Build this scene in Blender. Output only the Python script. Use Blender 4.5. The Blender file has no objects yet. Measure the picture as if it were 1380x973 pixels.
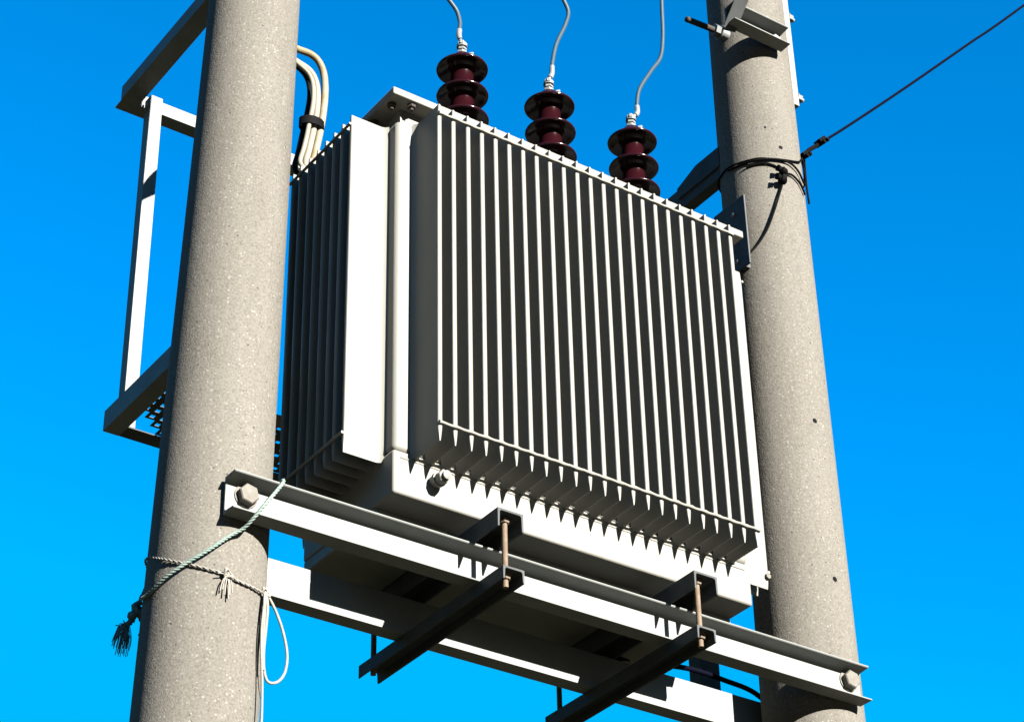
import bpy, math, random
from mathutils import Vector, Matrix
random.seed(4)
R = math.radians
sc = bpy.context.scene
C = sc.collection
G = 5.5                       # metres from the ground to the local zero (top stiffener of the radiator)

# ------------------------------------------------------------------ render / camera / light
sc.view_settings.view_transform = 'Standard'
sc.view_settings.look = 'None'
sc.view_settings.gamma = 1
sc.view_settings.exposure = 2.9
SUN_EL, SUN_AZ = 21.5, 8.0    # azimuth east of the straight-on direction

cam = bpy.data.objects.new('camera', bpy.data.cameras.new('camera'))
C.objects.link(cam)
yaw, pit, rol = 0.61114, 0.59671, -0.01956
fwd = Vector((math.sin(yaw) * math.cos(pit), math.cos(yaw) * math.cos(pit), math.sin(pit)))
right = Vector((math.cos(yaw), -math.sin(yaw), 0))
up = right.cross(fwd)
Rr = right * math.cos(rol) + up * math.sin(rol)
Uu = up * math.cos(rol) - right * math.sin(rol)
M = Matrix((Rr, Uu, -fwd)).transposed().to_4x4()
M.translation = Vector((-2.6315, -4.0161, -3.9071 + G))
cam.matrix_world = M
cam.data.sensor_fit = 'HORIZONTAL'
cam.data.sensor_width = 36
cam.data.lens = 3105.57 / 1380 * 36
cam.data.shift_x = (690 - 673.33) / 1380
cam.data.shift_y = (421.82 - 486.5) / 1380
cam.data.clip_end = 2000
sc.camera = cam

w = bpy.data.worlds.new('World')
sc.world = w
w.use_nodes = True
nt = w.node_tree
bg = nt.nodes['Background']
sky = nt.nodes.new('ShaderNodeTexSky')
sky.sky_type = 'NISHITA'
sky.sun_disc = False
sky.sun_elevation = R(SUN_EL)
sky.sun_rotation = R(180 - SUN_AZ)
sky.altitude = 200
sky.air_density = 1.0
sky.dust_density = 0.2
sky.ozone_density = 3.0
hs = nt.nodes.new('ShaderNodeHueSaturation')
hs.inputs['Hue'].default_value = 0.481
hs.inputs['Saturation'].default_value = 1.5
hs.inputs['Value'].default_value = 0.783
nt.links.new(sky.outputs[0], hs.inputs['Color'])
mul = nt.nodes.new('ShaderNodeMix'); mul.data_type = 'RGBA'; mul.blend_type = 'MULTIPLY'
mul.inputs[0].default_value = 1.0
mul.inputs[7].default_value = (1.0, .935, .94, 1)
gam = nt.nodes.new('ShaderNodeGamma')
gam.inputs['Gamma'].default_value = 1.35
nt.links.new(hs.outputs[0], mul.inputs[6])
nt.links.new(mul.outputs[2], gam.inputs['Color'])
cap = nt.nodes.new('ShaderNodeMix'); cap.data_type = 'RGBA'; cap.blend_type = 'DARKEN'
cap.inputs[0].default_value = 1.0
cap.inputs[7].default_value = (.05, 1.31, 2.72, 1)
nt.links.new(gam.outputs[0], cap.inputs[6])
nt.links.new(cap.outputs[2], bg.inputs['Color'])
bg.inputs['Strength'].default_value = 0.05

sl = bpy.data.lights.new('sun', 'SUN')
sl.energy = 5.0
sl.angle = R(0.53)
sl.color = (1.0, 0.95, 0.86)
so = bpy.data.objects.new('sun', sl)
C.objects.link(so)
az, el = R(SUN_AZ), R(SUN_EL)
sd = Vector((math.sin(az) * math.cos(el), -math.cos(az) * math.cos(el), math.sin(el)))
so.rotation_euler = sd.to_track_quat('Z', 'Y').to_euler()
so.location = sd * 30

# ------------------------------------------------------------------ materials
def mat(name, col, rough=0.6, metal=0.0, col2=None, scale=8, bump=0.0, bscale=60, coat=0.0, stretch=None, lo=.35, hi=.7, spec=.15):
    m = bpy.data.materials.new(name)
    m.use_nodes = True
    n = m.node_tree
    p = n.nodes['Principled BSDF']
    p.inputs['Roughness'].default_value = rough
    p.inputs['Metallic'].default_value = metal
    p.inputs['Coat Weight'].default_value = coat
    p.inputs['Specular IOR Level'].default_value = spec
    p.inputs['Coat Roughness'].default_value = .06
    p.inputs['Base Color'].default_value = (*col, 1)
    tc = n.nodes.new('ShaderNodeTexCoord')
    src = tc.outputs['Object']
    if stretch:
        mp = n.nodes.new('ShaderNodeMapping')
        mp.inputs['Scale'].default_value = stretch
        n.links.new(src, mp.inputs['Vector'])
        src = mp.outputs[0]
    if col2:
        t = n.nodes.new('ShaderNodeTexNoise')
        t.inputs['Scale'].default_value = scale
        t.inputs['Detail'].default_value = 8
        t.inputs['Roughness'].default_value = .65
        n.links.new(src, t.inputs['Vector'])
        r = n.nodes.new('ShaderNodeValToRGB')
        r.color_ramp.elements[0].position = lo
        r.color_ramp.elements[1].position = hi
        r.color_ramp.elements[0].color = (*col, 1)
        r.color_ramp.elements[1].color = (*col2, 1)
        n.links.new(t.outputs['Fac'], r.inputs['Fac'])
        n.links.new(r.outputs[0], p.inputs['Base Color'])
        mr = n.nodes.new('ShaderNodeMapRange')
        mr.inputs['To Min'].default_value = max(0.03, rough - .08)
        mr.inputs['To Max'].default_value = min(1, rough + .12)
        n.links.new(t.outputs['Fac'], mr.inputs['Value'])
        n.links.new(mr.outputs[0], p.inputs['Roughness'])
    if bump:
        t2 = n.nodes.new('ShaderNodeTexNoise')
        t2.inputs['Scale'].default_value = bscale
        t2.inputs['Detail'].default_value = 5
        n.links.new(src, t2.inputs['Vector'])
        b = n.nodes.new('ShaderNodeBump')
        b.inputs['Strength'].default_value = bump
        b.inputs['Distance'].default_value = .003
        n.links.new(t2.outputs['Fac'], b.inputs['Height'])
        n.links.new(b.outputs[0], p.inputs['Normal'])
    return m

def concrete():
    m = bpy.data.materials.new('spun_concrete')
    m.use_nodes = True
    n = m.node_tree
    L = n.links.new
    p = n.nodes['Principled BSDF']
    p.inputs['Roughness'].default_value = .92
    p.inputs['Specular IOR Level'].default_value = .2
    tc = n.nodes.new('ShaderNodeTexCoord')
    o = tc.outputs['Object']
    def noise(s, d=4, vec=o, rough=.6):
        t = n.nodes.new('ShaderNodeTexNoise')
        t.inputs['Scale'].default_value = s; t.inputs['Detail'].default_value = d
        t.inputs['Roughness'].default_value = rough
        L(vec, t.inputs['Vector']); return t.outputs['Fac']
    def ramp(f, stops):
        r = n.nodes.new('ShaderNodeValToRGB')
        e = r.color_ramp.elements
        e[0].position, e[1].position = stops[0][0], stops[-1][0]
        e[0].color, e[1].color = (*stops[0][1], 1), (*stops[-1][1], 1)
        for q in stops[1:-1]:
            x = e.new(q[0]); x.color = (*q[1], 1)
        L(f, r.inputs['Fac']); return r.outputs[0]
    def mix(f, a, b):
        x = n.nodes.new('ShaderNodeMix'); x.data_type = 'RGBA'
        L(f, x.inputs[0]); L(a, x.inputs[6])
        if isinstance(b, tuple): x.inputs[7].default_value = (*b, 1)
        else: L(b, x.inputs[7])
        return x.outputs[2]
    mp = n.nodes.new('ShaderNodeMapping'); mp.inputs['Scale'].default_value = (9, 9, 1.6)
    L(o, mp.inputs['Vector'])
    base = ramp(noise(1.0, 6, mp.outputs[0]), [(.25, (.040, .036, .030)), (.45, (.060, .0555, .048)), (.58, (.067, .0625, .0545)), (.78, (.080, .075, .067))])
    fine = ramp(noise(170, 3), [(.34, (.034, .0305, .0255)), (.5, (.064, .0595, .0515)), (.68, (.088, .083, .074))])
    x = n.nodes.new('ShaderNodeMix'); x.data_type = 'RGBA'; x.inputs[0].default_value = .5
    L(base, x.inputs[6]); L(fine, x.inputs[7])
    col = x.outputs[2]
    # pale exposed aggregate
    v = n.nodes.new('ShaderNodeTexVoronoi'); v.inputs['Scale'].default_value = 120; L(o, v.inputs['Vector'])
    def math_(op, a, b):
        q = n.nodes.new('ShaderNodeMath'); q.operation = op
        for i, s in enumerate((a, b)):
            if isinstance(s, float): q.inputs[i].default_value = s
            else: L(s, q.inputs[i])
        return q.outputs[0]
    sep = n.nodes.new('ShaderNodeSeparateColor'); L(v.outputs['Color'], sep.inputs[0])
    pick = math_('GREATER_THAN', sep.outputs[0], .60)
    size = math_('MULTIPLY', sep.outputs[1], .40)
    stone = math_('MULTIPLY', math_('LESS_THAN', v.outputs['Distance'], size), pick)
    stone = math_('MULTIPLY', stone, .5)
    col = mix(stone, col, (.125, .12, .110))
    # dark pits
    v2 = n.nodes.new('ShaderNodeTexVoronoi'); v2.inputs['Scale'].default_value = 75; L(o, v2.inputs['Vector'])
    sep2 = n.nodes.new('ShaderNodeSeparateColor'); L(v2.outputs['Color'], sep2.inputs[0])
    pit = math_('MULTIPLY', math_('LESS_THAN', v2.outputs['Distance'], math_('MULTIPLY', sep2.outputs[1], .22)), math_('GREATER_THAN', sep2.outputs[2], .74))
    col = mix(math_('MULTIPLY', pit, .8), col, (.016, .014, .011))
    L(col, p.inputs['Base Color'])
    h = math_('ADD', math_('MULTIPLY', noise(240, 3), .5), math_('MULTIPLY', noise(60, 3), .6))
    h = math_('SUBTRACT', math_('ADD', h, math_('MULTIPLY', stone, .35)), math_('MULTIPLY', pit, 1.1))
    b = n.nodes.new('ShaderNodeBump'); b.inputs['Strength'].default_value = .5; b.inputs['Distance'].default_value = .0035
    L(h, b.inputs['Height']); L(b.outputs[0], p.inputs['Normal'])
    return m

CONC = concrete()
def rust(m, scale=34, thr=.735):
    n = m.node_tree; p = n.nodes['Principled BSDF']; L = n.links.new
    src = p.inputs['Base Color'].links[0].from_socket
    tc = n.nodes.new('ShaderNodeTexCoord')
    a = n.nodes.new('ShaderNodeTexNoise'); a.inputs['Scale'].default_value = scale; a.inputs['Detail'].default_value = 6; L(tc.outputs['Object'], a.inputs['Vector'])
    r = n.nodes.new('ShaderNodeMapRange'); r.inputs['From Min'].default_value = thr; r.inputs['From Max'].default_value = thr + .03; L(a.outputs['Fac'], r.inputs['Value'])
    x = n.nodes.new('ShaderNodeMix'); x.data_type = 'RGBA'; L(r.outputs[0], x.inputs[0]); L(src, x.inputs[6]); x.inputs[7].default_value = (.045, .021, .012, 1)
    L(x.outputs[2], p.inputs['Base Color'])
PAINT = mat('pale_grey_paint', (.110, .1085, .099), .5, 0, (.100, .0985, .089), 5, .12, 160, stretch=(1, 1, .35))
LIDP = mat('lid_paint', (.104, .102, .092), .5, 0, (.092, .09, .08), 7, .12, 160)
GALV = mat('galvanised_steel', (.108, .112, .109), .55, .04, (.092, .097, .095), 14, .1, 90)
GALVD = mat('dark_galvanised_steel', (.036, .039, .040), .65, .03, (.025, .027, .028), 12, .1, 90)  # darker copy of the galvanised steel, standing in for shade on some parts
DARKS = mat('dark_rusty_steel', (.014, .013, .012), .75, .0, (.028, .022, .017), 20, .2, 120)
rust(PAINT); rust(LIDP); rust(GALV, 26, .76)
BOLT = mat('dull_zinc_bolt', (.072, .068, .060), .6, .05, (.052, .046, .038), 60, .1, 200)
RODM = mat('rusty_threaded_rod', (.088, .071, .053), .7, .05, (.06, .038, .024), 40, .3, 300)
PORC = mat('brown_porcelain_glaze', (.0085, .0014, .0024), .14, 0, (.007, .0012, .002), 12, spec=.20)
CONDR = mat('grey_conductor', (.018, .031, .042), .5, 0, (.014, .024, .033), 60)
LUG = mat('tinned_lug', (.10, .105, .105), .4, .1)
BLACK = mat('black_rubber', (.0018, .0018, .002), .7, spec=.03)
NAVY = mat('dark_blue_sheath', (.0008, .0008, .0035), .7, spec=.02)
CREAM = mat('cream_cable_sheath', (.125, .116, .094), .5, 0, (.10, .088, .064), 9)
OCHRE = mat('yellowed_cable_sheath', (.122, .108, .078), .5, 0, (.09, .064, .03), 9, lo=.45, hi=.6)
GREY = mat('grey_cable_sheath', (.0035, .0035, .0038), .6, spec=.06)
MINT = mat('faded_green_rope', (.102, .132, .121), .9, 0, (.03, .066, .046), 26, .4, 500, lo=.54, hi=.76)
TWINE = mat('white_twine', (.135, .13, .12), .9, 0, (.10, .093, .08), 60, .3, 600)
WIRE = mat('black_steel_wire', (.0016, .0015, .0015), .8, spec=.03)
BLOCKER = mat('dark_blocker', (.016, .022, .010), 1.0, 0, (.03, .036, .016), .12)  # dark matt tone for the added ring that blocks low sky light
GRASS = mat('dark_damp_soil', (.020, .021, .010), .95, 0, (.032, .029, .014), .6)

# ------------------------------------------------------------------ mesh helpers
class MB:
    def __init__(s): s.v = []; s.f = []
    def add(s, vs, fs):
        b = len(s.v)
        s.v += [Vector(q) for q in vs]
        s.f += [tuple(b + i for i in f) for f in fs]
        return s
    def box(s, x0, x1, y0, y1, z0, z1):
        vs = [(x, y, z) for x in (x0, x1) for y in (y0, y1) for z in (z0, z1)]
        return s.add(vs, [(0, 1, 3, 2), (4, 6, 7, 5), (0, 4, 5, 1), (2, 3, 7, 6), (0, 2, 6, 4), (1, 5, 7, 3)])
    def loft(s, rings, cap=True, closed=True):
        n = len(rings[0]); vs = [q for r in rings for q in r]; fs = []
        for i in range(len(rings) - 1):
            for j in range(n if closed else n - 1):
                k = (j + 1) % n
                fs.append((i * n + j, i * n + k, (i + 1) * n + k, (i + 1) * n + j))
        if cap:
            fs.append(tuple(range(n - 1, -1, -1)))
            fs.append(tuple((len(rings) - 1) * n + j for j in range(n)))
        return s.add(vs, fs)
    def extrude(s, prof, o, e1, e2, d):
        """profile (a,b) -> o + a*e1 + b*e2, swept along vector d"""
        o, e1, e2, d = map(Vector, (o, e1, e2, d))
        r0 = [o + e1 * a + e2 * b for a, b in prof]
        return s.loft([r0, [q + d for q in r0]])
    def tube(s, pts, r, n=10, cap=True):
        pts = [Vector(q) for q in pts]
        rs = r if isinstance(r, (list, tuple)) else [r] * len(pts)
        rings = []; prev = None
        for i, q in enumerate(pts):
            t = (pts[min(i + 1, len(pts) - 1)] - pts[max(i - 1, 0)]).normalized()
            if prev is None:
                a = Vector((0, 0, 1)) if abs(t.z) < .9 else Vector((1, 0, 0))
                u = t.cross(a).normalized()
            else:
                u = (prev - t * prev.dot(t)).normalized()
            prev = u; v = t.cross(u)
            rings.append([q + (u * math.cos(2 * math.pi * k / n) + v * math.sin(2 * math.pi * k / n)) * rs[i] for k in range(n)])
        return s.loft(rings, cap)
    def lathe(s, prof, c, axis=(0, 0, 1), n=32):
        c = Vector(c); ax = Vector(axis).normalized()
        a = Vector((1, 0, 0)) if abs(ax.x) < .9 else Vector((0, 1, 0))
        u = (a - ax * a.dot(ax)).normalized(); v = ax.cross(u)
        rings = [[c + ax * h + (u * math.cos(2 * math.pi * k / n) + v * math.sin(2 * math.pi * k / n)) * max(r, 1e-4) for k in range(n)] for r, h in prof]
        return s.loft(rings, True)
    def hexa(s, c, axis, r, h, ang=0.0):
        """bolt head / nut: hexagonal prism with a chamfered face"""
        c = Vector(c); ax = Vector(axis).normalized()
        a = Vector((0, 0, 1)) if abs(ax.z) < .9 else Vector((1, 0, 0))
        u = (a - ax * a.dot(ax)).normalized(); v = ax.cross(u)
        rings = []
        for rr, hh in ((r, 0), (r, h * .85), (r * .9, h)):
            rings.append([c + ax * hh + (u * math.cos(ang + math.pi / 3 * k) + v * math.sin(ang + math.pi / 3 * k)) * rr for k in range(6)])
        return s.loft(rings)
    def build(s, name, m, parent=None, smooth=35, bevel=0.0, origin=None):
        """vertices are in local scene coordinates (z + G is the height above the ground)"""
        off = Vector(origin) if origin is not None else Vector((0, 0, 0))
        if parent is not None:
            q = parent; off = Vector((0, 0, 0))
            while q is not None:
                off += q.location; q = q.parent
            if origin is not None: loc = Vector(origin) + Vector((0, 0, G)) - off; off = Vector(origin) + Vector((0, 0, G))
            else: loc = Vector((0, 0, 0))
        else:
            off = off + Vector((0, 0, G)); loc = off.copy()
        me = bpy.data.meshes.new(name)
        me.from_pydata([tuple(q + Vector((0, 0, G)) - off) for q in s.v], [], s.f)
        import bmesh
        b = bmesh.new(); b.from_mesh(me)
        bmesh.ops.recalc_face_normals(b, faces=b.faces[:])
        b.to_mesh(me); b.free()
        if smooth:
            me.polygons.foreach_set('use_smooth', [True] * len(me.polygons))
            me.set_sharp_from_angle(angle=R(smooth))
        me.materials.append(m)
        o = bpy.data.objects.new(name, me)
        C.objects.link(o)
        if parent is not None: o.parent = parent
        o.location = loc
        if bevel:
            md = o.modifiers.new('bevel', 'BEVEL'); md.width = bevel; md.segments = 2; md.limit_method = 'ANGLE'; md.angle_limit = R(40)
        return o

def tag(o, label, cat, group=None, kind='thing'):
    o['label'] = label; o['category'] = cat; o['kind'] = kind
    if group: o['group'] = group
    return o
def thing(name, loc, label, cat, group=None):
    o = bpy.data.objects.new(name, None)
    o.empty_display_size = .1
    o.location = Vector(loc) + Vector((0, 0, G))
    C.objects.link(o)
    return tag(o, label, cat, group)
def copy_tree(o, parent=None, shift=None):
    c = o.copy(); C.objects.link(c)
    if parent is not None: c.parent = parent
    if shift is not None: c.location = o.location + Vector(shift)
    for ch in list(o.children): copy_tree(ch, c)
    return c

def catmull(p, per=8):
    p = [Vector(q) for q in p]; out = []
    for i in range(len(p) - 1):
        a, b, c, d = p[max(i - 1, 0)], p[i], p[i + 1], p[min(i + 2, len(p) - 1)]
        for k in range(per):
            t = k / per
            out.append(.5 * ((2 * b) + (c - a) * t + (2 * a - 5 * b + 4 * c - d) * t * t + (3 * b - a - 3 * c + d) * t ** 3))
    out.append(p[-1]); return out
def resample(p, step):
    out = [p[0]]; acc = 0
    for a, b in zip(p, p[1:]):
        L = (b - a).length
        d = step - acc
        while d <= L:
            out.append(a.lerp(b, d / L)); d += step
        acc = (acc + L) % step if L else acc
    out.append(p[-1]); return out
def twisted(mb, pts, R0, strands=3, pitch=.04, step=.005, n=6, phase0=0):
    """laid rope: helical strands round a centre line"""
    c = resample(catmull(pts, 16), step)
    rs = R0 * .54; ro = R0 * .5
    u = None; fr = []
    for i, q in enumerate(c):
        t = (c[min(i + 1, len(c) - 1)] - c[max(i - 1, 0)]).normalized()
        if u is None:
            a = Vector((0, 0, 1)) if abs(t.z) < .9 else Vector((1, 0, 0)); u = t.cross(a).normalized()
        else: u = (u - t * u.dot(t)).normalized()
        fr.append((q, u.copy(), t.cross(u)))
    for k in range(strands):
        ph = phase0 + 2 * math.pi * k / strands
        mb.tube([q + (a * math.cos(ph + 2 * math.pi * i * step / pitch) + b * math.sin(ph + 2 * math.pi * i * step / pitch)) * ro for i, (q, a, b) in enumerate(fr)], rs, n)

def channel_prof(h, w_, tw, tf, rf=None, tip=.6):
    """U profile: web at b = 0..tw, flanges to b = w_, height a = 0..h, with root fillets"""
    rf = rf or tf
    P = [(0, 0), (0, w_), ]
    def arc(cx, cy, r, a0, a1, n=5):
        return [(cx + r * math.cos(a0 + (a1 - a0) * i / n), cy + r * math.sin(a0 + (a1 - a0) * i / n)) for i in range(n + 1)]
    tt = tf * tip
    pts = [(0, 0), (0, w_), (tt * .55, w_), (tt, w_ - tt * .5)]
    pts += arc(tf + rf, tw + rf, rf, math.pi, math.pi * 1.5)
    pts += arc(h - tf - rf, tw + rf, rf, -math.pi / 2, 0)
    pts += [(h - tt, w_ - tt * .5), (h - tt * .55, w_), (h, w_), (h, 0)]
    return pts
def angle_prof(a, b, t):
    return [(0, 0), (a, 0), (a, t * .6), (a - t * .4, t), (t * 1.5, t), (t * 1.1, t * 1.1), (t, t * 1.5), (t, b - t * .4), (t * .6, b), (0, b)]

# ------------------------------------------------------------------ the ground
gm = MB(); N = 64
gm.add([(0, 0, -G)] + [(450 * math.cos(2 * math.pi * i / N), 450 * math.sin(2 * math.pi * i / N), -G) for i in range(N)],
       [(0, i + 1, (i + 1) % N + 1) for i in range(N)])
tag(gm.build('ground', GRASS, smooth=0), 'dark damp field far below the transformer', 'ground', kind='structure')

# hill-shaped ring added out of view to block sky light near the horizon
hm = MB(); rings = []; NH = 180
def ridge(a): return 1 + .10 * math.sin(3 * a + .6) + .07 * math.sin(7 * a + 2) + .035 * math.sin(17 * a) + .02 * math.sin(41 * a + 1)
for d, f in ((120, -.01), (135, .22), (150, .50), (165, .74), (182, .92), (200, 1.0), (240, .9), (320, .5), (430, -.02)):
    rings.append([(d * math.cos(2 * math.pi * i / NH), d * math.sin(2 * math.pi * i / NH),
                   -G + 60 * f * ridge(2 * math.pi * i / NH) * (.93 + .14 * random.random() if 0 < f else 1)) for i in range(NH)])
hm.loft(rings, cap=False)
tag(hm.build('horizon_blocker', BLOCKER, smooth=80), 'unseen dark hill-shaped ring added round the field to block low sky light', 'horizon_blocker', kind='structure')

# ------------------------------------------------------------------ concrete poles
ZR = -1.26; YP = .2835
PL = dict(x=-.4623, lean=.0214, r=.139, k=.0088)
PR = dict(x=1.4001, lean=.0045, r=.1395, k=.0048)
def pc(P, z): return P['x'] + P['lean'] * (z - ZR), P['r'] - P['k'] * (z - ZR)
def pole(P, label, seam_deg, pits):
    x0, _ = pc(P, -G)
    t = thing('concrete_pole', (x0, YP, -G), label, 'pole', 'concrete poles carrying the transformer')
    b = MB(); rings = []
    for i in range(17):
        z = -G - .6 + (2.2 + G + .6) * i / 16
        cx, r = pc(P, z)
        rings.append([(cx + r * math.cos(2 * math.pi * k / 96), YP + r * math.sin(2 * math.pi * k / 96), z) for k in range(96)])
    b.loft(rings); b.build('shaft', CONC, t)
    s = MB(); ang = R(seam_deg); rings = []
    for i in range(40):
        z = -G + (2.1 + G) * i / 39
        cx, r = pc(P, z); hw = .0065 / r * (1 + .3 * math.sin(i * 2.3))
        ring = []
        for da, dr in ((-hw, -.0006), (-hw * .5, .0005), (0, .0011), (hw * .5, .0005), (hw, -.0006)):
            ring.append((cx + (r + dr) * math.cos(ang + da), YP + (r + dr) * math.sin(ang + da), z))
        rings.append(ring)
    s.loft(rings); s.build('mould_seam', CONC, t)
    for (x, y, z, rr) in pits:                      # drilled holes: flat black discs stand in for the shade inside
        cx, r = pc(P, z); d = Vector((x - cx, y - YP, 0)).normalized(); c = Vector((cx, YP, z)) + d * (r - .004)
        h = MB(); h.lathe([(rr, 0), (rr, .0043), (rr * .95, .0046)], c, d, 14)
        h.build('drilled_hole', BLACK, t)
    return t
pole(PL, 'left concrete pole, with the green rope and white twine tied round it', -72,
     [])
pole(PR, 'right concrete pole, with the black wire wrapped round it', -62,
     [(1.396, .148, -.42, .008), (1.404, .146, -.934, .008), (1.384, .155, .587, .007), (1.342, .172, .661, .004)])

# ------------------------------------------------------------------ crossbars that clamp the poles
ZB, HB, XL, XR = -1.2107, .1007, -.5056, 1.4413
def bolt(mb, c, ax, r, h, washer=True, ang=.2):
    c = Vector(c); ax = Vector(ax)
    if washer: mb.lathe([(r * 1.15, 0), (r * 1.15, .003), (r * 1.1, .0035)], c, ax, 20); c = c + ax * .0035
    mb.hexa(c, ax, r, h, ang)
prof = channel_prof(HB, .0489, .006, .0085)
fb = thing('steel_crossbar', ((XL + XR) / 2, .14, ZB - HB), 'front galvanised channel bolted across both poles, flanges open to the viewer', 'steel beam', 'channels clamped across the poles')
b = MB(); b.extrude(prof, (XL, .1398, ZB - HB), (0, 0, 1), (0, -1, 0), (XR - XL, 0, 0)); b.build('channel', GALV, fb, bevel=.0012)
for x in (-.4525, 1.3996):
    q = MB(); bolt(q, (x, .1338, -1.250), (0, -1, 0), .0265, .019, True, .3); q.build('hex_bolt', BOLT, fb)
rb = thing('steel_crossbar', ((XL + XR) / 2, .43, ZB - HB), 'rear galvanised channel clamped behind both poles, mostly in shadow', 'steel beam', 'channels clamped across the poles')
b = MB(); b.extrude(prof, (XL, .4274, ZB - HB), (0, 0, 1), (0, 1, 0), (XR - XL, 0, 0)); b.build('channel', GALV, rb, bevel=.0012)
for x in (-.4525, 1.3996):
    q = MB(); bolt(q, (x, .4334, -1.250), (0, 1, 0), .0265, .019); q.tube([(x, .45, -1.25), (x, .485, -1.25)], .012); q.build('hex_bolt', BOLT, rb)

# ------------------------------------------------------------------ transformer
H = .9677; D = .113; YB = .545; A = .0638; ZT = .034; ZF = -1.0165; BZ = -1.1245
T = thing('transformer', (.5, .329, BZ), 'large pale grey oil transformer with rows of cooling fins between the poles', 'transformer')
b = MB(); b.box(-A + .0025, 1 + A - .0025, D + .0025, YB - .0025, -1.0, .033); b.build('tank', PAINT, T, bevel=.012)
b = MB(); b.box(-A, 1 + A, D, YB, BZ, -1.003); b.build('tank_base', PAINT, T, bevel=.006)
SEG = ((-A + .002, .154), (.236, .759), (.841, 1 + A - .002))
b = MB()
for xa, xb in SEG: b.box(xa, xb, .204, YB - .001, -1.158, BZ - .0003)
b.build('base_frame', PAINT, T, bevel=.004)
for xa, xb in ((-.077, .154), (.236, .759), (.841, 1.035)):
    b = MB(); b.box(xa, xb, .206, .240, -1.205, -1.1585); b.build('shadow_bar', GALVD, T, bevel=.002)  # unseen bars added to cast a shadow on the rear crossbar
b = MB(); b.box(-A + .018, 1 + A - .018, D + .014, YB - .014, .0335, .0798); b.build('gasket_flange', PAINT, T)
lid = MB(); lid.box(-.1000, 1.1180, .075, .583, .0800, .1042); lid = lid.build('lid', LIDP, T, bevel=.003)
for (x, y) in [(-.078, .12), (-.078, .21), (-.078, .31), (-.078, .41), (-.078, .51), (-.03, .095)]:
    q = MB(); q.hexa((x, y, .0798), (0, 0, -1), .013, .010); q.tube([(x, y, .07), (x, y, .062)], .006, 8); q.build('lid_bolt', DARKS, lid)

# corrugated wall fins. profile in (thickness, depth), closed at top and bottom by pressed seams
def fin_mesh(depth, zt, zb, nose=.0066):
    m = MB(); rings = []
    spec = [(zb, .25, .0015), (zb + .014, .55, .0005), (zb + .034, .92, 0), (zb + .045, 1, 0), ((zb + zt) / 2, 1, 0), (zt - .045, 1, 0), (zt - .026, .8, 0), (zt, .5, .001)]
    for z, kk, ins in spec:
        h = nose * kk
        half = [(0, ins), (h * .78, ins + .0006), (h * .97, ins + .0024), (h, ins + .006), (h * .96, depth * .55), (h, depth - .016), (h + .003, depth - .007), (h + .011, depth + .002)]
        ring = [(t, y, z) for t, y in half] + [(-t, y, z) for t, y in reversed(half[1:])]
        rings.append(ring)
    m.loft(rings); return m
def fins(n, first, step, rot, mesh_mb):
    """first fin is built about its own nose line; the others are copies sharing its mesh"""
    f0 = mesh_mb.build('cooling_fin', PAINT, None, smooth=50)
    f0.parent = T
    base = T.location
    f0.rotation_euler = (0, 0, rot)
    f0.location = Vector(first) + Vector((0, 0, G)) - base
    for i in range(1, n):
        c = f0.copy(); C.objects.link(c); c.parent = T
        c.location = f0.location + Vector(step) * i + Vector((random.uniform(-.0009, .0009), random.uniform(-.0009, .0009), random.uniform(-.0012, .0012)))
        c.rotation_euler = (random.uniform(-.0006, .0006), random.uniform(-.0012, .0012), rot + random.uniform(-.006, .006))
p_ = 1 / 22
fins(23, (0, 0, 0), (p_, 0, 0), 0, fin_mesh(D, ZT, ZF))
fins(23, (1, .658, 0), (-p_, 0, 0), math.pi, fin_mesh(D, ZT, ZF))
fins(8, (-A - .112, .171, 0), (0, .0446, 0), -math.pi / 2, fin_mesh(.112, .0324, -1.0205))
fins(8, (1 + A + .112, .171, 0), (0, .0446, 0), math.pi / 2, fin_mesh(.112, .0324, -1.0205))
for z in (0, -H):
    q = MB(); pts = [(-.006 + (1.012) * i / 88, -.0035 - .0012 * abs(math.sin(math.pi * 22 * i / 88)) * 0, z + .0008 * math.sin(i * 1.7)) for i in range(89)]
    rr = [.0042 + (.0016 if i % 4 == 0 else 0) for i in range(89)]
    q.tube(pts, rr, 8); q.build('stiffener_bar', PAINT, T)
    q = MB(); q.tube([(-.006, .6615, z), (1.006, .6615, z)], .0042, 8); q.build('stiffener_bar', PAINT, T)
    for x in (-A - .1155, 1 + A + .1155):
        q = MB(); q.tube([(x, .165, z), (x, .49, z)], .0042, 8); q.build('stiffener_bar', PAINT, T)
# drain valve low on the front wall
q = MB(); q.lathe([(.016, -.002), (.016, .016), (.020, .017), (.020, .027), (.0165, .028), (.0165, .036)], (.055, .113, -1.062), (0, -1, -.12), 24)
q.hexa((.055, .0775, -1.0665), (0, -1, -.12), .0185, .015, .4)
q.lathe([(.008, 0), (.0115, .004), (.0115, .010), (.004, .013)], (.055, .063, -1.068), (0, -1, -.12), 16); q.build('drain_valve', PAINT, T)
# wall weld seam under the fins
q = MB(); pts = [(-A + .02 + (1 + 2 * A - .04) * i / 160, D - .0004, -1.0228 + .0012 * math.sin(i * 2.9) * math.sin(i * .63)) for i in range(161)]
q.tube(pts, .0022, 6); q.build('weld_seam', PAINT, T)
# earthing lug at the lower right corner of the end fins
q = MB(); q.hexa((1 + A + .106, .1645, -.985), (0, -1, 0), .009, .008); q.build('lug_bolt', BOLT, T)

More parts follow.
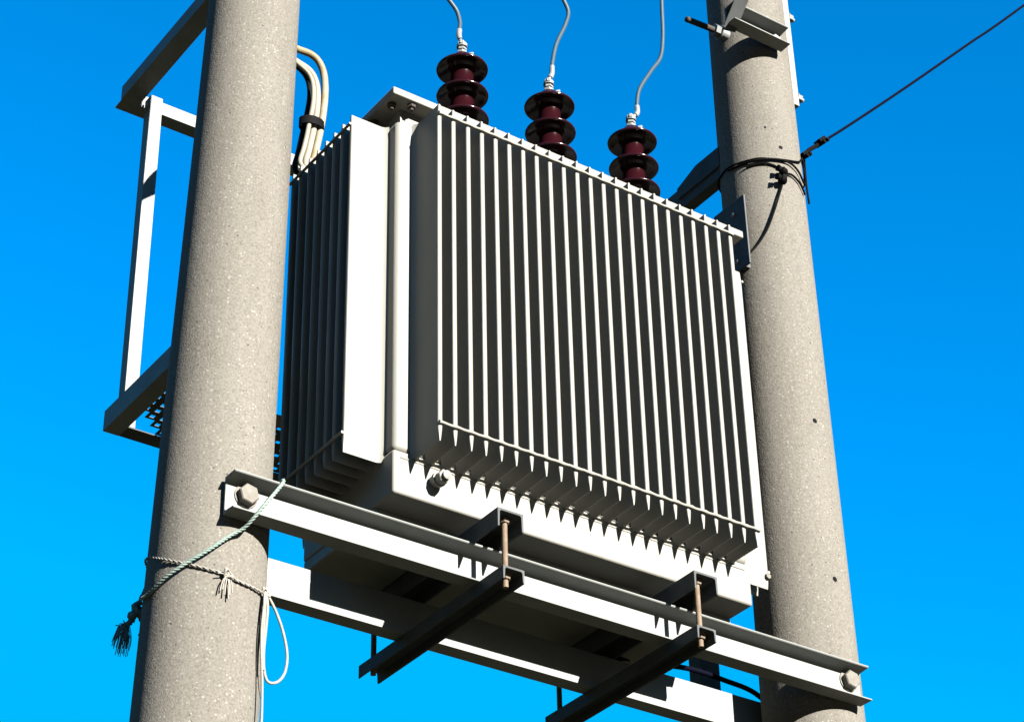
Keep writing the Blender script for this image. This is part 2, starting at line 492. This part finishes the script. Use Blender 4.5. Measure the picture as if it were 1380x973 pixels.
# high-voltage bushings
def bushing(x, y=.18):
    z0 = .1042
    prof = [(.052, 0), (.052, .012), (.046, .018), (.036, .024), (.033, .030)]
    for k, zs in enumerate((.080, .170, .267)):
        R1 = .0745
        core = .0330 - .001 * k
        prof += [(core + .001, zs - .012), (core + .005, zs - .003), (R1 * .55, zs + .003), (R1 * .82, zs - .002), (R1 * .91, zs - .0065), (R1 * .96, zs - .0072), (R1 * .99, zs - .005), (R1, zs - .002), (R1 * .985, zs + .0008), (R1 * .80, zs + .010), (core + .010, zs + .023), (core + .002, zs + .034)]
    prof += [(.027, .312), (.022, .318), (.016, .320)]
    m = MB(); m.lathe(prof, (x, y, z0), n=48)
    o = m.build('bushing', PORC, T, smooth=60)
    c = MB()
    z0 -= .040; c.lathe([(.017, .358), (.017, .364), (.008, .365), (.008, .412), (.006, .414)], (x, y, z0), n=16)
    c.hexa((x, y, z0 + .364), (0, 0, 1), .015, .010)
    c.hexa((x, y, z0 + .378), (0, 0, 1), .014, .008, .3)
    c.lathe([(.016, .389), (.016, .392)], (x, y, z0), n=16)
    c.hexa((x, y, z0 + .396), (0, 0, 1), .014, .010, .1)
    c.hexa((x + .020, y - .010, z0 + .362), (.6, -.5, .1), .009, .012)
    c.build('terminal_clamp', LUG, o)
for x in (.194, .5, .803): bushing(x)
# low-voltage bushings at the back of the lid
LV = [(.0, .50), (.10, .50), (.2, .50), (.30, .50)]
for x, y in LV:
    m = MB(); m.lathe([(.034, 0), (.034, .012), (.024, .018), (.026, .04), (.038, .046), (.026, .054), (.024, .07), (.012, .076), (.008, .078), (.008, .11)], (x, y, .1042), n=28)
    m.build('low_voltage_bushing', PORC, T)

# ------------------------------------------------------------------ leads going up from the bushings
leads = [
 ([(.194, .18, .470), (.184, .176, .478), (.181, .175, .495), (.184, .176, .520), (.186, .178, .548), (.177, .18, .585), (.153, .18, .612), (.12, .18, .645), (.09, .18, .70), (.07, .18, .80), (.06, .18, .95), (.06, .18, 1.2)], 'left one of three grey leads, curving left from the left bushing'),
 ([(.500, .18, .472), (.503, .176, .480), (.511, .176, .500), (.516, .178, .547), (.535, .18, .629), (.570, .18, .718), (.585, .18, .777), (.572, .18, .815), (.555, .18, .845), (.535, .18, .90), (.53, .18, 1.05), (.53, .18, 1.25)], 'middle one of three grey leads, bowing right above the middle bushing'),
 ([(.803, .18, .472), (.818, .176, .478), (.828, .176, .497), (.830, .178, .533), (.846, .18, .598), (.895, .18, .690), (.937, .18, .765), (.953, .18, .857), (.958, .18, .978), (.960, .18, 1.041), (.961, .18, 1.15), (.961, .18, 1.3)], 'right one of three grey leads, bending right then straight up'),
]
for pts, lab in leads:
    t = thing('lead_wire', pts[0], lab, 'wire', 'leads rising from the bushings')
    c = catmull(pts, 10)
    m = MB(); m.tube(c[14:], .0062, 10); m.build('conductor', CONDR, t)
    m = MB(); m.tube(c[8:28], [.0045] * 3 + [.0078] * 17, 10); m.box(pts[0][0] - .012, pts[0][0] + .012, .17, .188, .462, .467)
    m.tube([Vector(pts[0]) + Vector((0, 0, -.004)), c[4], c[8], c[12]], .0052, 8); m.build('cable_lug', LUG, t)
m = MB()

# ------------------------------------------------------------------ supports under the tank, clamps under the crossbars
def uprof(w_, h, t): return channel_prof(w_, h, t, t * 1.0, t * .9, .8)
SX = [(.157, .233), (.762, .838)]
for i, (x0, x1) in enumerate(SX):
    lab = ['left', 'right'][i] + ' short channel under the tank, resting across the two crossbars'
    b = MB(); b.extrude(uprof(x1 - x0, .0515, .0065), (x0, -.012, -1.158), (1, 0, 0), (0, 0, -1), (0, .625, 0))
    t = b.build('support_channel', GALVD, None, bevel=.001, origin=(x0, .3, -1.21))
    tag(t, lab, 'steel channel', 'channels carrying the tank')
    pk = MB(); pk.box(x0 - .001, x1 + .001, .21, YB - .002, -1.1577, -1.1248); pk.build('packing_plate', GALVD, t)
CX = [(.170, .232), (.760, .820)]
for i, (x0, x1) in enumerate(CX):
    side = ['left', 'right'][i]
    t = thing('clamp_channel', (x0, .25, -1.345), side + ' dark clamp channel slung below the crossbars on threaded rods', 'steel channel', 'clamp channels below the crossbars')
    # web as strips round the slotted hole, then the two flanges
    b = MB(); y0, y1 = -.012, .648; zt = -1.3117; th = .006; xa, xb = x0, x1; hx0, hx1, hy0, hy1 = x0 + .024, x0 + .038, .018, .044
    pr = uprof(x1 - x0, .036, th)
    def seg(ya, yb): b.extrude(pr, (x0, ya, zt), (1, 0, 0), (0, 0, -1), (0, yb - ya, 0))
    seg(y0, y1)
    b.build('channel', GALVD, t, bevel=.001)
    for y, xr in ((.022, .5), (.600, .5)):
        xc = x0 + (x1 - x0) * ((.47 if i == 0 else .6) if y < .1 else .25)
        topz = -1.166
        r_ = MB(); pts = []; rr = []
        z = -1.352
        while z < topz:
            pts.append((xc, y, z)); rr.append(.0072 + (.0006 if len(pts) % 2 else -.0004)); z += .0028
        r_.tube(pts, rr, 12); ro = r_.build('threaded_rod', RODM, t, smooth=80)
        n_ = MB(); n_.hexa((xc, y, zt - th - .001), (0, 0, -1), .0135, .012); n_.lathe([(.017, 0), (.017, -.0025)], (xc, y, zt - th), n=20); n_.build('nut', RODM, ro)
        n_ = MB(); n_.hexa((xc, y, -1.1655), (0, 0, -1), .0135, .012); n_.build('nut', RODM, ro)

# ------------------------------------------------------------------ maintenance platform behind
PF = thing('maintenance_platform', (.40, .80, -.605), 'steel service platform with mesh floor and railing behind the transformer', 'platform')
PX0, PX1, PY0, PY1, PZ = -.430, 1.372, .535, 1.035, -.605
def bar(name, prof, o, e1, e2, d, m=GALV, par=PF, **k):
    b = MB(); b.extrude(prof, o, e1, e2, d); return b.build(name, m, par, bevel=.001, **k)
an = angle_prof(.05, .065, .006)
bar('floor_frame', an, (PX0, PY0, PZ), (1, 0, 0), (0, 0, 1), (0, PY1 - PY0, 0))
bar('floor_frame', an, (PX1, PY0, PZ), (-1, 0, 0), (0, 0, 1), (0, PY1 - PY0, 0))
fl = [(0, 0), (.055, 0), (.055, .004), (0, .004)]
bar('floor_frame', fl, (PX0 + .051, PY1, PZ + .0005), (0, -1, 0), (0, 0, 1), (PX1 - PX0 - .102, 0, 0), GALVD)
bar('floor_frame', an, (PX0 + .051, PY0, PZ + .0005), (0, 1, 0), (0, 0, 1), (.185, 0, 0))
bar('floor_frame', fl, (-.192, PY0 + .0655, PZ + .0005), (-1, 0, 0), (0, 0, 1), (0, .17, 0))
bar('floor_frame', fl, (-.137, .705, PZ + .0010), (0, 1, 0), (0, 0, 1), (PX1 + .137 - .051, 0, 0))
# square-mesh floor, 32 mm pitch, one corner cut away
mm = MB(); pit = .0322; hole = .0142
nx = int((PX1 - PX0 - .06) / pit); ny = int((PY1 - PY0 - .05) / pit)
for i in range(nx):
    for j in range(ny):
        x = PX0 + .036 + i * pit; y = PY0 + .03 + j * pit
        if x > -.225 and y < .70: continue
        if (x - PX0 - .036) + (PY1 - .05 - y) < .118: continue
        z = PZ + .0075; a = (pit - hole) / 2; x1_, y1_ = x + pit, y + pit
        vo = [(x, y, z), (x1_, y, z), (x1_, y1_, z), (x, y1_, z)]
        vi = [(x + a, y + a, z), (x1_ - a, y + a, z), (x1_ - a, y1_ - a, z), (x + a, y1_ - a, z)]
        mm.add(vo + vi, [(0, 1, 5, 4), (1, 2, 6, 5), (2, 3, 7, 6), (3, 0, 4, 7)])
mesh_o = mm.build('mesh_floor', GALVD, PF, smooth=0)
so_ = mesh_o.modifiers.new('solid', 'SOLIDIFY'); so_.thickness = .002; so_.offset = 1
# railing: corner posts, side rails to the poles, back rail
bar('railing_post', angle_prof(.040, .040, .005), (-.397, .985, PZ + .008), (1, 0, 0), (0, 1, 0), (0, 0, 1.165))
bar('railing_post', angle_prof(.040, .040, .005), (1.25, .985, PZ + .008), (-1, 0, 0), (0, 1, 0), (0, 0, 1.165))
bar('top_rail', angle_prof(.058, .052, .006), (-.472, .335, .548), (1, 0, 0), (0, 0, 1), (0, .70, 0))
bar('top_rail', angle_prof(.040, .080, .006), (1.298, .345, .562), (1, 0, 0), (0, 0, 1), (0, .69, 0), GALVD)
bar('top_rail', angle_prof(.046, .05, .006), (-.466, 1.0355, .553), (0, 0, 1), (0, 1, 0), (1.76, 0, 0))
q = MB(); gp = [(.345, .60), (.56, .60), (.56, .641), (.46, .674), (.345, .674)]
q.add([(1.2905, a, b_) for a, b_ in gp] + [(1.2975, a, b_) for a, b_ in gp],
                [(0, 1, 2, 3, 4), (9, 8, 7, 6, 5)] + [(i, (i + 1) % 5, (i + 1) % 5 + 5, i + 5) for i in range(5)])
q.build('gusset_plate', GALVD, PF, smooth=0)
# leg from the platform corner down past the rear crossbar
bar('support_leg', angle_prof(.072, .05, .006), (1.281, .603, -1.45), (1, 0, 0), (0, 1, 0), (0, 0, .84), GALVD)

# ------------------------------------------------------------------ bracket plate on the right pole
bp = thing('bracket_plate', (1.27, .24, .12), 'flat steel bracket plate on the right pole beside the lid corner', 'bracket')
b = MB(); b.box(1.2485, 1.2545, .200, .345, .118, .377); b.build('plate', GALVD, bp, bevel=.001)
b = MB(); b.box(1.2548, 1.30, .235, .33, .13, .36); b.build('spacer', GALVD, bp, bevel=.001)
for z in (.327, .150):
    q = MB(); q.lathe([(.008, 0), (.008, .004), (.005, .007)], (1.2485, .252, z), (-1, 0, 0), 16); q.build('rivet', LUG, bp)

# ------------------------------------------------------------------ crossarm bracket at the top of the right pole
tb = thing('crossarm_bracket', (1.3, .14, .984), 'galvanised channel bracket with a slanting brace bolted high on the right pole', 'bracket')
cp = channel_prof(.0735, .048, .006, .007)
bar('channel', cp, (1.185, .140, .984), (0, 0, 1), (0, -1, 0), (.232, 0, 0), GALV, tb)
dv = Vector((0, -.68, .72)).normalized()
e2 = Vector((1, 0, 0)).cross(dv)
bar('brace', angle_prof(.05, .075, .006), (1.222, .137, .972), (-1, 0, 0), tuple(-e2), tuple(dv * .75), GALVD, tb)
q = MB(); bolt(q, (1.385, .134, 1.012), (0, -1, 0), .019, .012); q.build('hex_bolt', LUG, tb)
# threaded stud through the pole, sticking out on the left
st = thing('threaded_stud', (1.2, .25, 1.09), 'dark threaded stud with a bright nut poking out of the right pole', 'bolt')
q = MB(); pts = [(1.118 + .0026 * i, .25, 1.063 + .0002 * i) for i in range(80)]
q.tube(pts, [.0098 + (.0006 if i % 2 else -.0004) for i in range(80)], 12); q.build('stud', DARKS, st, smooth=80)
q = MB(); q.hexa((1.232, .25, 1.0722), (1, 0, 0), .022, .020, .4); q.lathe([(.026, 0), (.026, .004)], (1.2535, .25, 1.0722), (1, 0, 0), 20); q.lathe([(.018, 0), (.018, .03)], (1.258, .25, 1.0722), (1, 0, 0), 20); q.build('nut', LUG, st)
# flat steel strip on the right side of the right pole
sp = thing('steel_strip', (1.57, .28, .91), 'pale vertical steel strip bolted to the right edge of the right pole', 'bracket')
b = MB(); b.extrude(channel_prof(.06, .045, .006, .006), (1.583, .252, .91), (0, 1, 0), (-1, 0, 0), (0, 0, 1.2)); b.build('channel', GALV, sp, bevel=.001)
for z in (.958, 1.31):
    q = MB(); bolt(q, (1.583, .268, z), (1, 0, 0), .016, .019); q.lathe([(.008, .02), (.008, .032), (.006, .034)], (1.583, .268, z), (1, 0, 0), 12); q.build('hex_bolt', LUG, sp)

# ------------------------------------------------------------------ stay wire and earth wire on the right pole
W = thing('stay_wire', (1.6, .2, .72), 'dark stay wire running from the right pole up and out to the right', 'wire')
q = MB(); q.tube(catmull([(1.585, .2, .716), (1.62, .2, .745), (1.75, .2, .87), (2.046, .2, 1.165), (2.40, .2, 1.525), (2.758, .2, 1.89), (4.2, .2, 3.4)], 8), .0046, 8); q.build('wire', NAVY, W)
q = MB(); q.tube(catmull([(1.497, .19, .600), (1.515, .19, .632), (1.545, .196, .672), (1.585, .2, .71), (1.615, .2, .742)], 6), .0075, 8)
q.tube(catmull([(1.505, .20, .61), (1.53, .208, .645), (1.565, .208, .69), (1.60, .205, .722)], 6), .005, 8); q.build('splice', WIRE, W)
for (c, l) in (((1.606, .197, .733), .03), ((1.512, .187, .628), .022)):
    k = MB(); d = Vector((.72, 0, .70)); c = Vector(c)
    k.extrude([(-.014, -.010), (.014, -.010), (.014, .012), (-.014, .012)], c - d * l * .6, (0, 1, 0), (-.7, 0, .72), d * l * 1.2)
    for s in (-.4, .4):
        k.hexa(c + d * l * s + Vector((.004, -.013, -.004)), (0, -1, 0), .007, .010)
    k.build('wire_clamp', WIRE, W)
def around(P, pts, off):
    """wrap points given as (angle in degrees, z) round a pole"""
    out = []
    for a, z in pts:
        cx, r = pc(P, z); a = R(a)
        out.append((cx + (r + off) * math.cos(a), YP + (r + off) * math.sin(a), z))
    return out
lp = MB()
lp.tube(catmull(around(PR, [(-54, .600), (-70, .560), (-95, .536), (-115, .530), (-140, .533), (-180, .540), (-220, .545), (-260, .545), (-300, .52), (-345, .50), (-385, .535), (-408, .585), (-414, .6)], .006), 8), .0032, 8)
lp.tube(catmull([(1.505, .19, .60)] + around(PR, [(-45, .55), (-50, .505), (-62, .485), (-75, .512), (-90, .527), (-110, .528), (-140, .525), (-180, .53)], .008), 8), .0034, 8)
lp.tube(catmull([(1.512, .187, .612)] + around(PR, [(-36, .53), (-40, .46), (-46, .435), (-50, .45)], .010), 8), .0034, 8)
lp.build('wrapped_loop', WIRE, W)
E_ = thing('earth_wire', (1.37, .15, .46), 'thin black wire looping on the right pole down to the bracket plate', 'wire')
q = MB(); q.tube(catmull(around(PR, [(-152, .510), (-130, .512), (-118, .508), (-108, .496), (-103, .482), (-103, .468)], .005) + [(1.376, .146, .475), (1.371, .146, .45), (1.364, .147, .422), (1.351, .151, .382), (1.334, .160, .324), (1.312, .176, .254), (1.291, .199, .205), (1.268, .215, .17)], 8), .0032, 8)
q.tube(catmull(around(PR, [(-104, .474), (-98, .480), (-88, .482), (-76, .470), (-68, .455), (-62, .44)], .007), 8), .0036, 8); q.build('wire', WIRE, E_)
k = MB()
for z, x in ((.476, 1.374), (.440, 1.367)):
    k.lathe([(.010, 0), (.013, .005), (.013, .018), (.009, .022)], (x + .006, .142, z), (-1, -.25, 0), 14)
    k.lathe([(.009, 0), (.011, .012)], (x - .017, .138, z + .002), (-1, 0, .1), 12)
k.extrude([(-.008, -.006), (.008, -.006), (.008, .006), (-.008, .006)], (1.367, .142, .43), (1, 0, 0), (0, 1, 0), (.010, 0, .05)); k.build('wire_clamp', BLACK, E_)

# ------------------------------------------------------------------ low-voltage cables behind the left pole
def smooth_path(p, step=.012, it=6):
    c = resample(catmull(p, 12), step)
    for _ in range(it):
        c = [c[0]] + [(a + b_ * 2 + d) / 4 for a, b_, d in zip(c, c[1:], c[2:])] + [c[-1]]
    return c
down = [(-.345, .43, -2.5), (-.345, .42, -1.1), (-.35, .412, -.2), (-.352, .414, .20), (-.335, .43, .38)]
cabs = [
 ([(-.275, .485, .500), (-.19, .54, .555), (-.127, .57, .573), (-.086, .57, .582), (-.055, .57, .566), (-.037, .57, .524), (-.031, .57, .455), (-.037, .57, .354), (-.049, .57, .265), (-.062, .57, .190), (-.070, .57, .150), (-.05, .55, .122), (.0, .50, .17)], .0108, OCHRE, 'yellowed cable forming the top of the arch behind the left pole', .012),
 ([(-.265, .49, .46), (-.18, .54, .510), (-.125, .57, .522), (-.094, .57, .522), (-.068, .57, .497), (-.056, .57, .443), (-.058, .57, .358), (-.070, .57, .270), (-.083, .57, .190), (-.088, .57, .145), (.0, .54, .122), (.10, .50, .17)], .0100, CREAM, 'cream cable arching just below the yellowed one', -.004),
 ([(-.26, .52, .47), (-.17, .575, .525), (-.113, .59, .530), (-.088, .59, .518), (-.071, .59, .479), (-.069, .59, .423), (-.079, .59, .349), (-.093, .59, .26), (-.104, .59, .185), (-.110, .59, .14), (.0, .56, .122), (.20, .50, .17)], .0095, GREY, 'dark grey cable on the inside of the cable arch', -.02),
 ([(-.26, .48, .44), (-.18, .53, .498), (-.13, .56, .508), (-.094, .56, .498), (-.077, .56, .456), (-.075, .56, .387), (-.085, .56, .313), (-.095, .56, .239), (-.107, .56, .175), (-.112, .56, .14), (.0, .54, .120), (.30, .50, .17)], .0070, CREAM, 'thinner cream cable on the inside left of the arch', -.035),
]
for pts, r, m, lab, sh in cabs:
    q = MB(); q.tube(smooth_path([tuple(Vector(d) + Vector((sh * .6, 0, sh))) for d in down] + pts), r, 12)
    o = q.build('power_cable', m, None, origin=pts[3]); tag(o, lab, 'cable', 'cables arching over to the transformer')
q = MB(); rings = []
for k in range(29):
    a = 2 * math.pi * k / 28
    c_ = Vector((-.070 + .037 * math.cos(a), .574 + .024 * math.sin(a), .318 + .002 * math.cos(a)))
    n_ = Vector((math.cos(a), math.sin(a), 0))
    rings.append([c_ + Vector((0, 0, -.014)), c_ + Vector((0, 0, .014)), c_ + n_ * .003 + Vector((0, 0, .014)), c_ + n_ * .003 + Vector((0, 0, -.014))])
q.loft(rings, cap=False)
tag(q.build('cable_strap', BLACK, None, origin=(-.05, .57, .34)), 'black strap binding the arching cables together', 'strap')
# lower cable between tank and right pole
q = MB(); q.tube(catmull([(.80, .50, -1.19), (.95, .50, -1.150), (1.051, .50, -1.141), (1.156, .50, -1.128), (1.276, .50, -1.131), (1.401, .50, -1.148), (1.46, .47, -1.25), (1.47, .45, -1.6)], 8), .0075, 10)
tag(q.build('power_cable', NAVY, None, origin=(1.1, .5, -1.14)), 'dark blue cable hanging behind the front crossbar near the right pole', 'cable')

# ------------------------------------------------------------------ green rope and white twine on the left pole
rp = thing('green_rope', (-.53, .15, -1.4), 'faded green rope slung from the front crossbar round the left pole', 'rope')
q = MB(); twisted(q, [(-.374, .150, -1.27), (-.374, .143, -1.212), (-.377, .118, -1.2045), (-.380, .090, -1.2045), (-.384, .0825, -1.216), (-.405, .078, -1.250), (-.432, .080, -1.292), (-.448, .094, -1.320), (-.462, .118, -1.343), (-.486, .131, -1.361), (-.533, .145, -1.406), (-.573, .173, -1.439), (-.601, .212, -1.464), (-.613, .262, -1.484), (-.612, .300, -1.482), (-.595, .350, -1.455), (-.560, .392, -1.405), (-.534, .420, -1.37), (-.534, .448, -1.36), (-.546, .450, -1.395), (-.556, .450, -1.425)], .0049, 3, .030)
q.build('rope', MINT, rp, smooth=80)
q = MB(); SH = Vector((.081, .150, .147))
twisted(q, [Vector(v) + SH for v in [(-.630, .300, -1.560), (-.648, .294, -1.578), (-.640, .288, -1.592), (-.622, .297, -1.588), (-.628, .309, -1.572), (-.643, .305, -1.588), (-.646, .300, -1.606), (-.655, .300, -1.620), (-.662, .300, -1.632)]], .008, 3, .03)
twisted(q, [Vector(v) + SH for v in [(-.636, .300, -1.585), (-.621, .300, -1.605), (-.618, .300, -1.622)]], .008, 3, .03)
q.lathe([(.004, -.012), (.011, -.006), (.012, .002), (.006, .010)], Vector((-.650, .297, -1.600)) + SH, (.3, .1, 1), 10)
q.build('knot', MINT, rp, smooth=80)
q = MB()
for i in range(80):
    a = random.uniform(-.018, .018); b_ = random.uniform(-.012, .012); L_ = random.uniform(.025, .075)
    p0 = Vector((-.661, .300, -1.630)) + SH
    q.tube(catmull([p0, p0 + Vector((a * .5 - .006, b_ * .6, -.008 + random.uniform(0, .014))), p0 + Vector((a - .008, b_, -L_ * .5)), p0 + Vector((a * 1.1 - .012, b_ * 1.3, -L_))], 4), .0010, 4)
for i in range(10):
    p0 = Vector((-.661, .300, -1.632)) + SH
    q.tube([p0, p0 + Vector((random.uniform(-.03, 0), random.uniform(-.015, .015), random.uniform(-.006, .014)))], .0015, 5)
for i in range(9):
    p0 = Vector((-.618, .300, -1.62)) + SH; q.tube([p0, p0 + Vector((random.uniform(-.010, .010), random.uniform(-.01, .01), random.uniform(-.025, -.01)))], .002, 5)
q.build('frayed_end', MINT, rp, smooth=80)

tw = thing('white_twine', (-.49, .14, -1.46), 'white twine tied round the left pole with a hanging loop', 'string')
tp = [(-.605, .306, -1.373), (-.6015, .25, -1.402), (-.597, .222, -1.416), (-.570, .181, -1.436), (-.529, .151, -1.451), (-.491, .139, -1.459), (-.459, .137, -1.468), (-.421, .144, -1.469), (-.383, .162, -1.466), (-.352, .190, -1.462), (-.330, .235, -1.445), (-.322, .285, -1.42), (-.345, .355, -1.395), (-.40, .412, -1.375), (-.46, .428, -1.365), (-.54, .405, -1.362), (-.594, .345, -1.366), (-.605, .306, -1.373)]
q = MB(); twisted(q, tp, .0034, 2, .03, .006, 6); q.build('wrap', TWINE, tw, smooth=80)
for cx, cy, cz in ((-.488, .133, -1.460), (-.374, .163, -1.464)):
    q = MB()
    for i in range(3):
        pts = []
        for k in range(14):
            a = 2 * math.pi * k / 13
            pts.append((cx + .009 * math.cos(a + i), cy + .005 * math.sin(2 * a + i) - .002, cz + .009 * math.sin(a)))
        q.tube(pts, .0028, 6)
    q.build('knot', TWINE, tw, smooth=80)
q = MB()
for (dx, dz) in ((-.026, -.003), (-.018, -.045), (-.006, -.052), (.004, -.06), (.013, -.042), (.007, -.050), (-.012, -.040)):
    q.tube(catmull([(-.487, .134, -1.462), (-.487 + dx * .7, .133, -1.462 + dz * .4), (-.487 + dx, .1335, -1.462 + dz)], 5), .0017, 5)
q.build('loose_strands', TWINE, tw, smooth=80)
q = MB()
q.tube(catmull([(-.374, .160, -1.464), (-.352, .160, -1.494), (-.331, .160, -1.536), (-.317, .160, -1.579), (-.312, .160, -1.616), (-.318, .160, -1.653), (-.336, .160, -1.678), (-.359, .160, -1.682), (-.371, .158, -1.657), (-.375, .156, -1.612), (-.372, .156, -1.556), (-.369, .158, -1.50), (-.373, .160, -1.466)], 8), .0034, 8)
q.build('loop', TWINE, tw, smooth=80)
q = MB()
q.tube(catmull([(-.376, .162, -1.464), (-.380, .155, -1.50), (-.385, .152, -1.56), (-.384, .150, -1.62), (-.377, .152, -1.70), (-.376, .150, -1.80), (-.38, .15, -1.95)], 8), .003, 8)
q.tube(catmull([(-.374, .160, -1.464), (-.377, .156, -1.53), (-.379, .154, -1.60), (-.374, .154, -1.66)], 8), .003, 8)
q.build('tail', TWINE, tw, smooth=80)
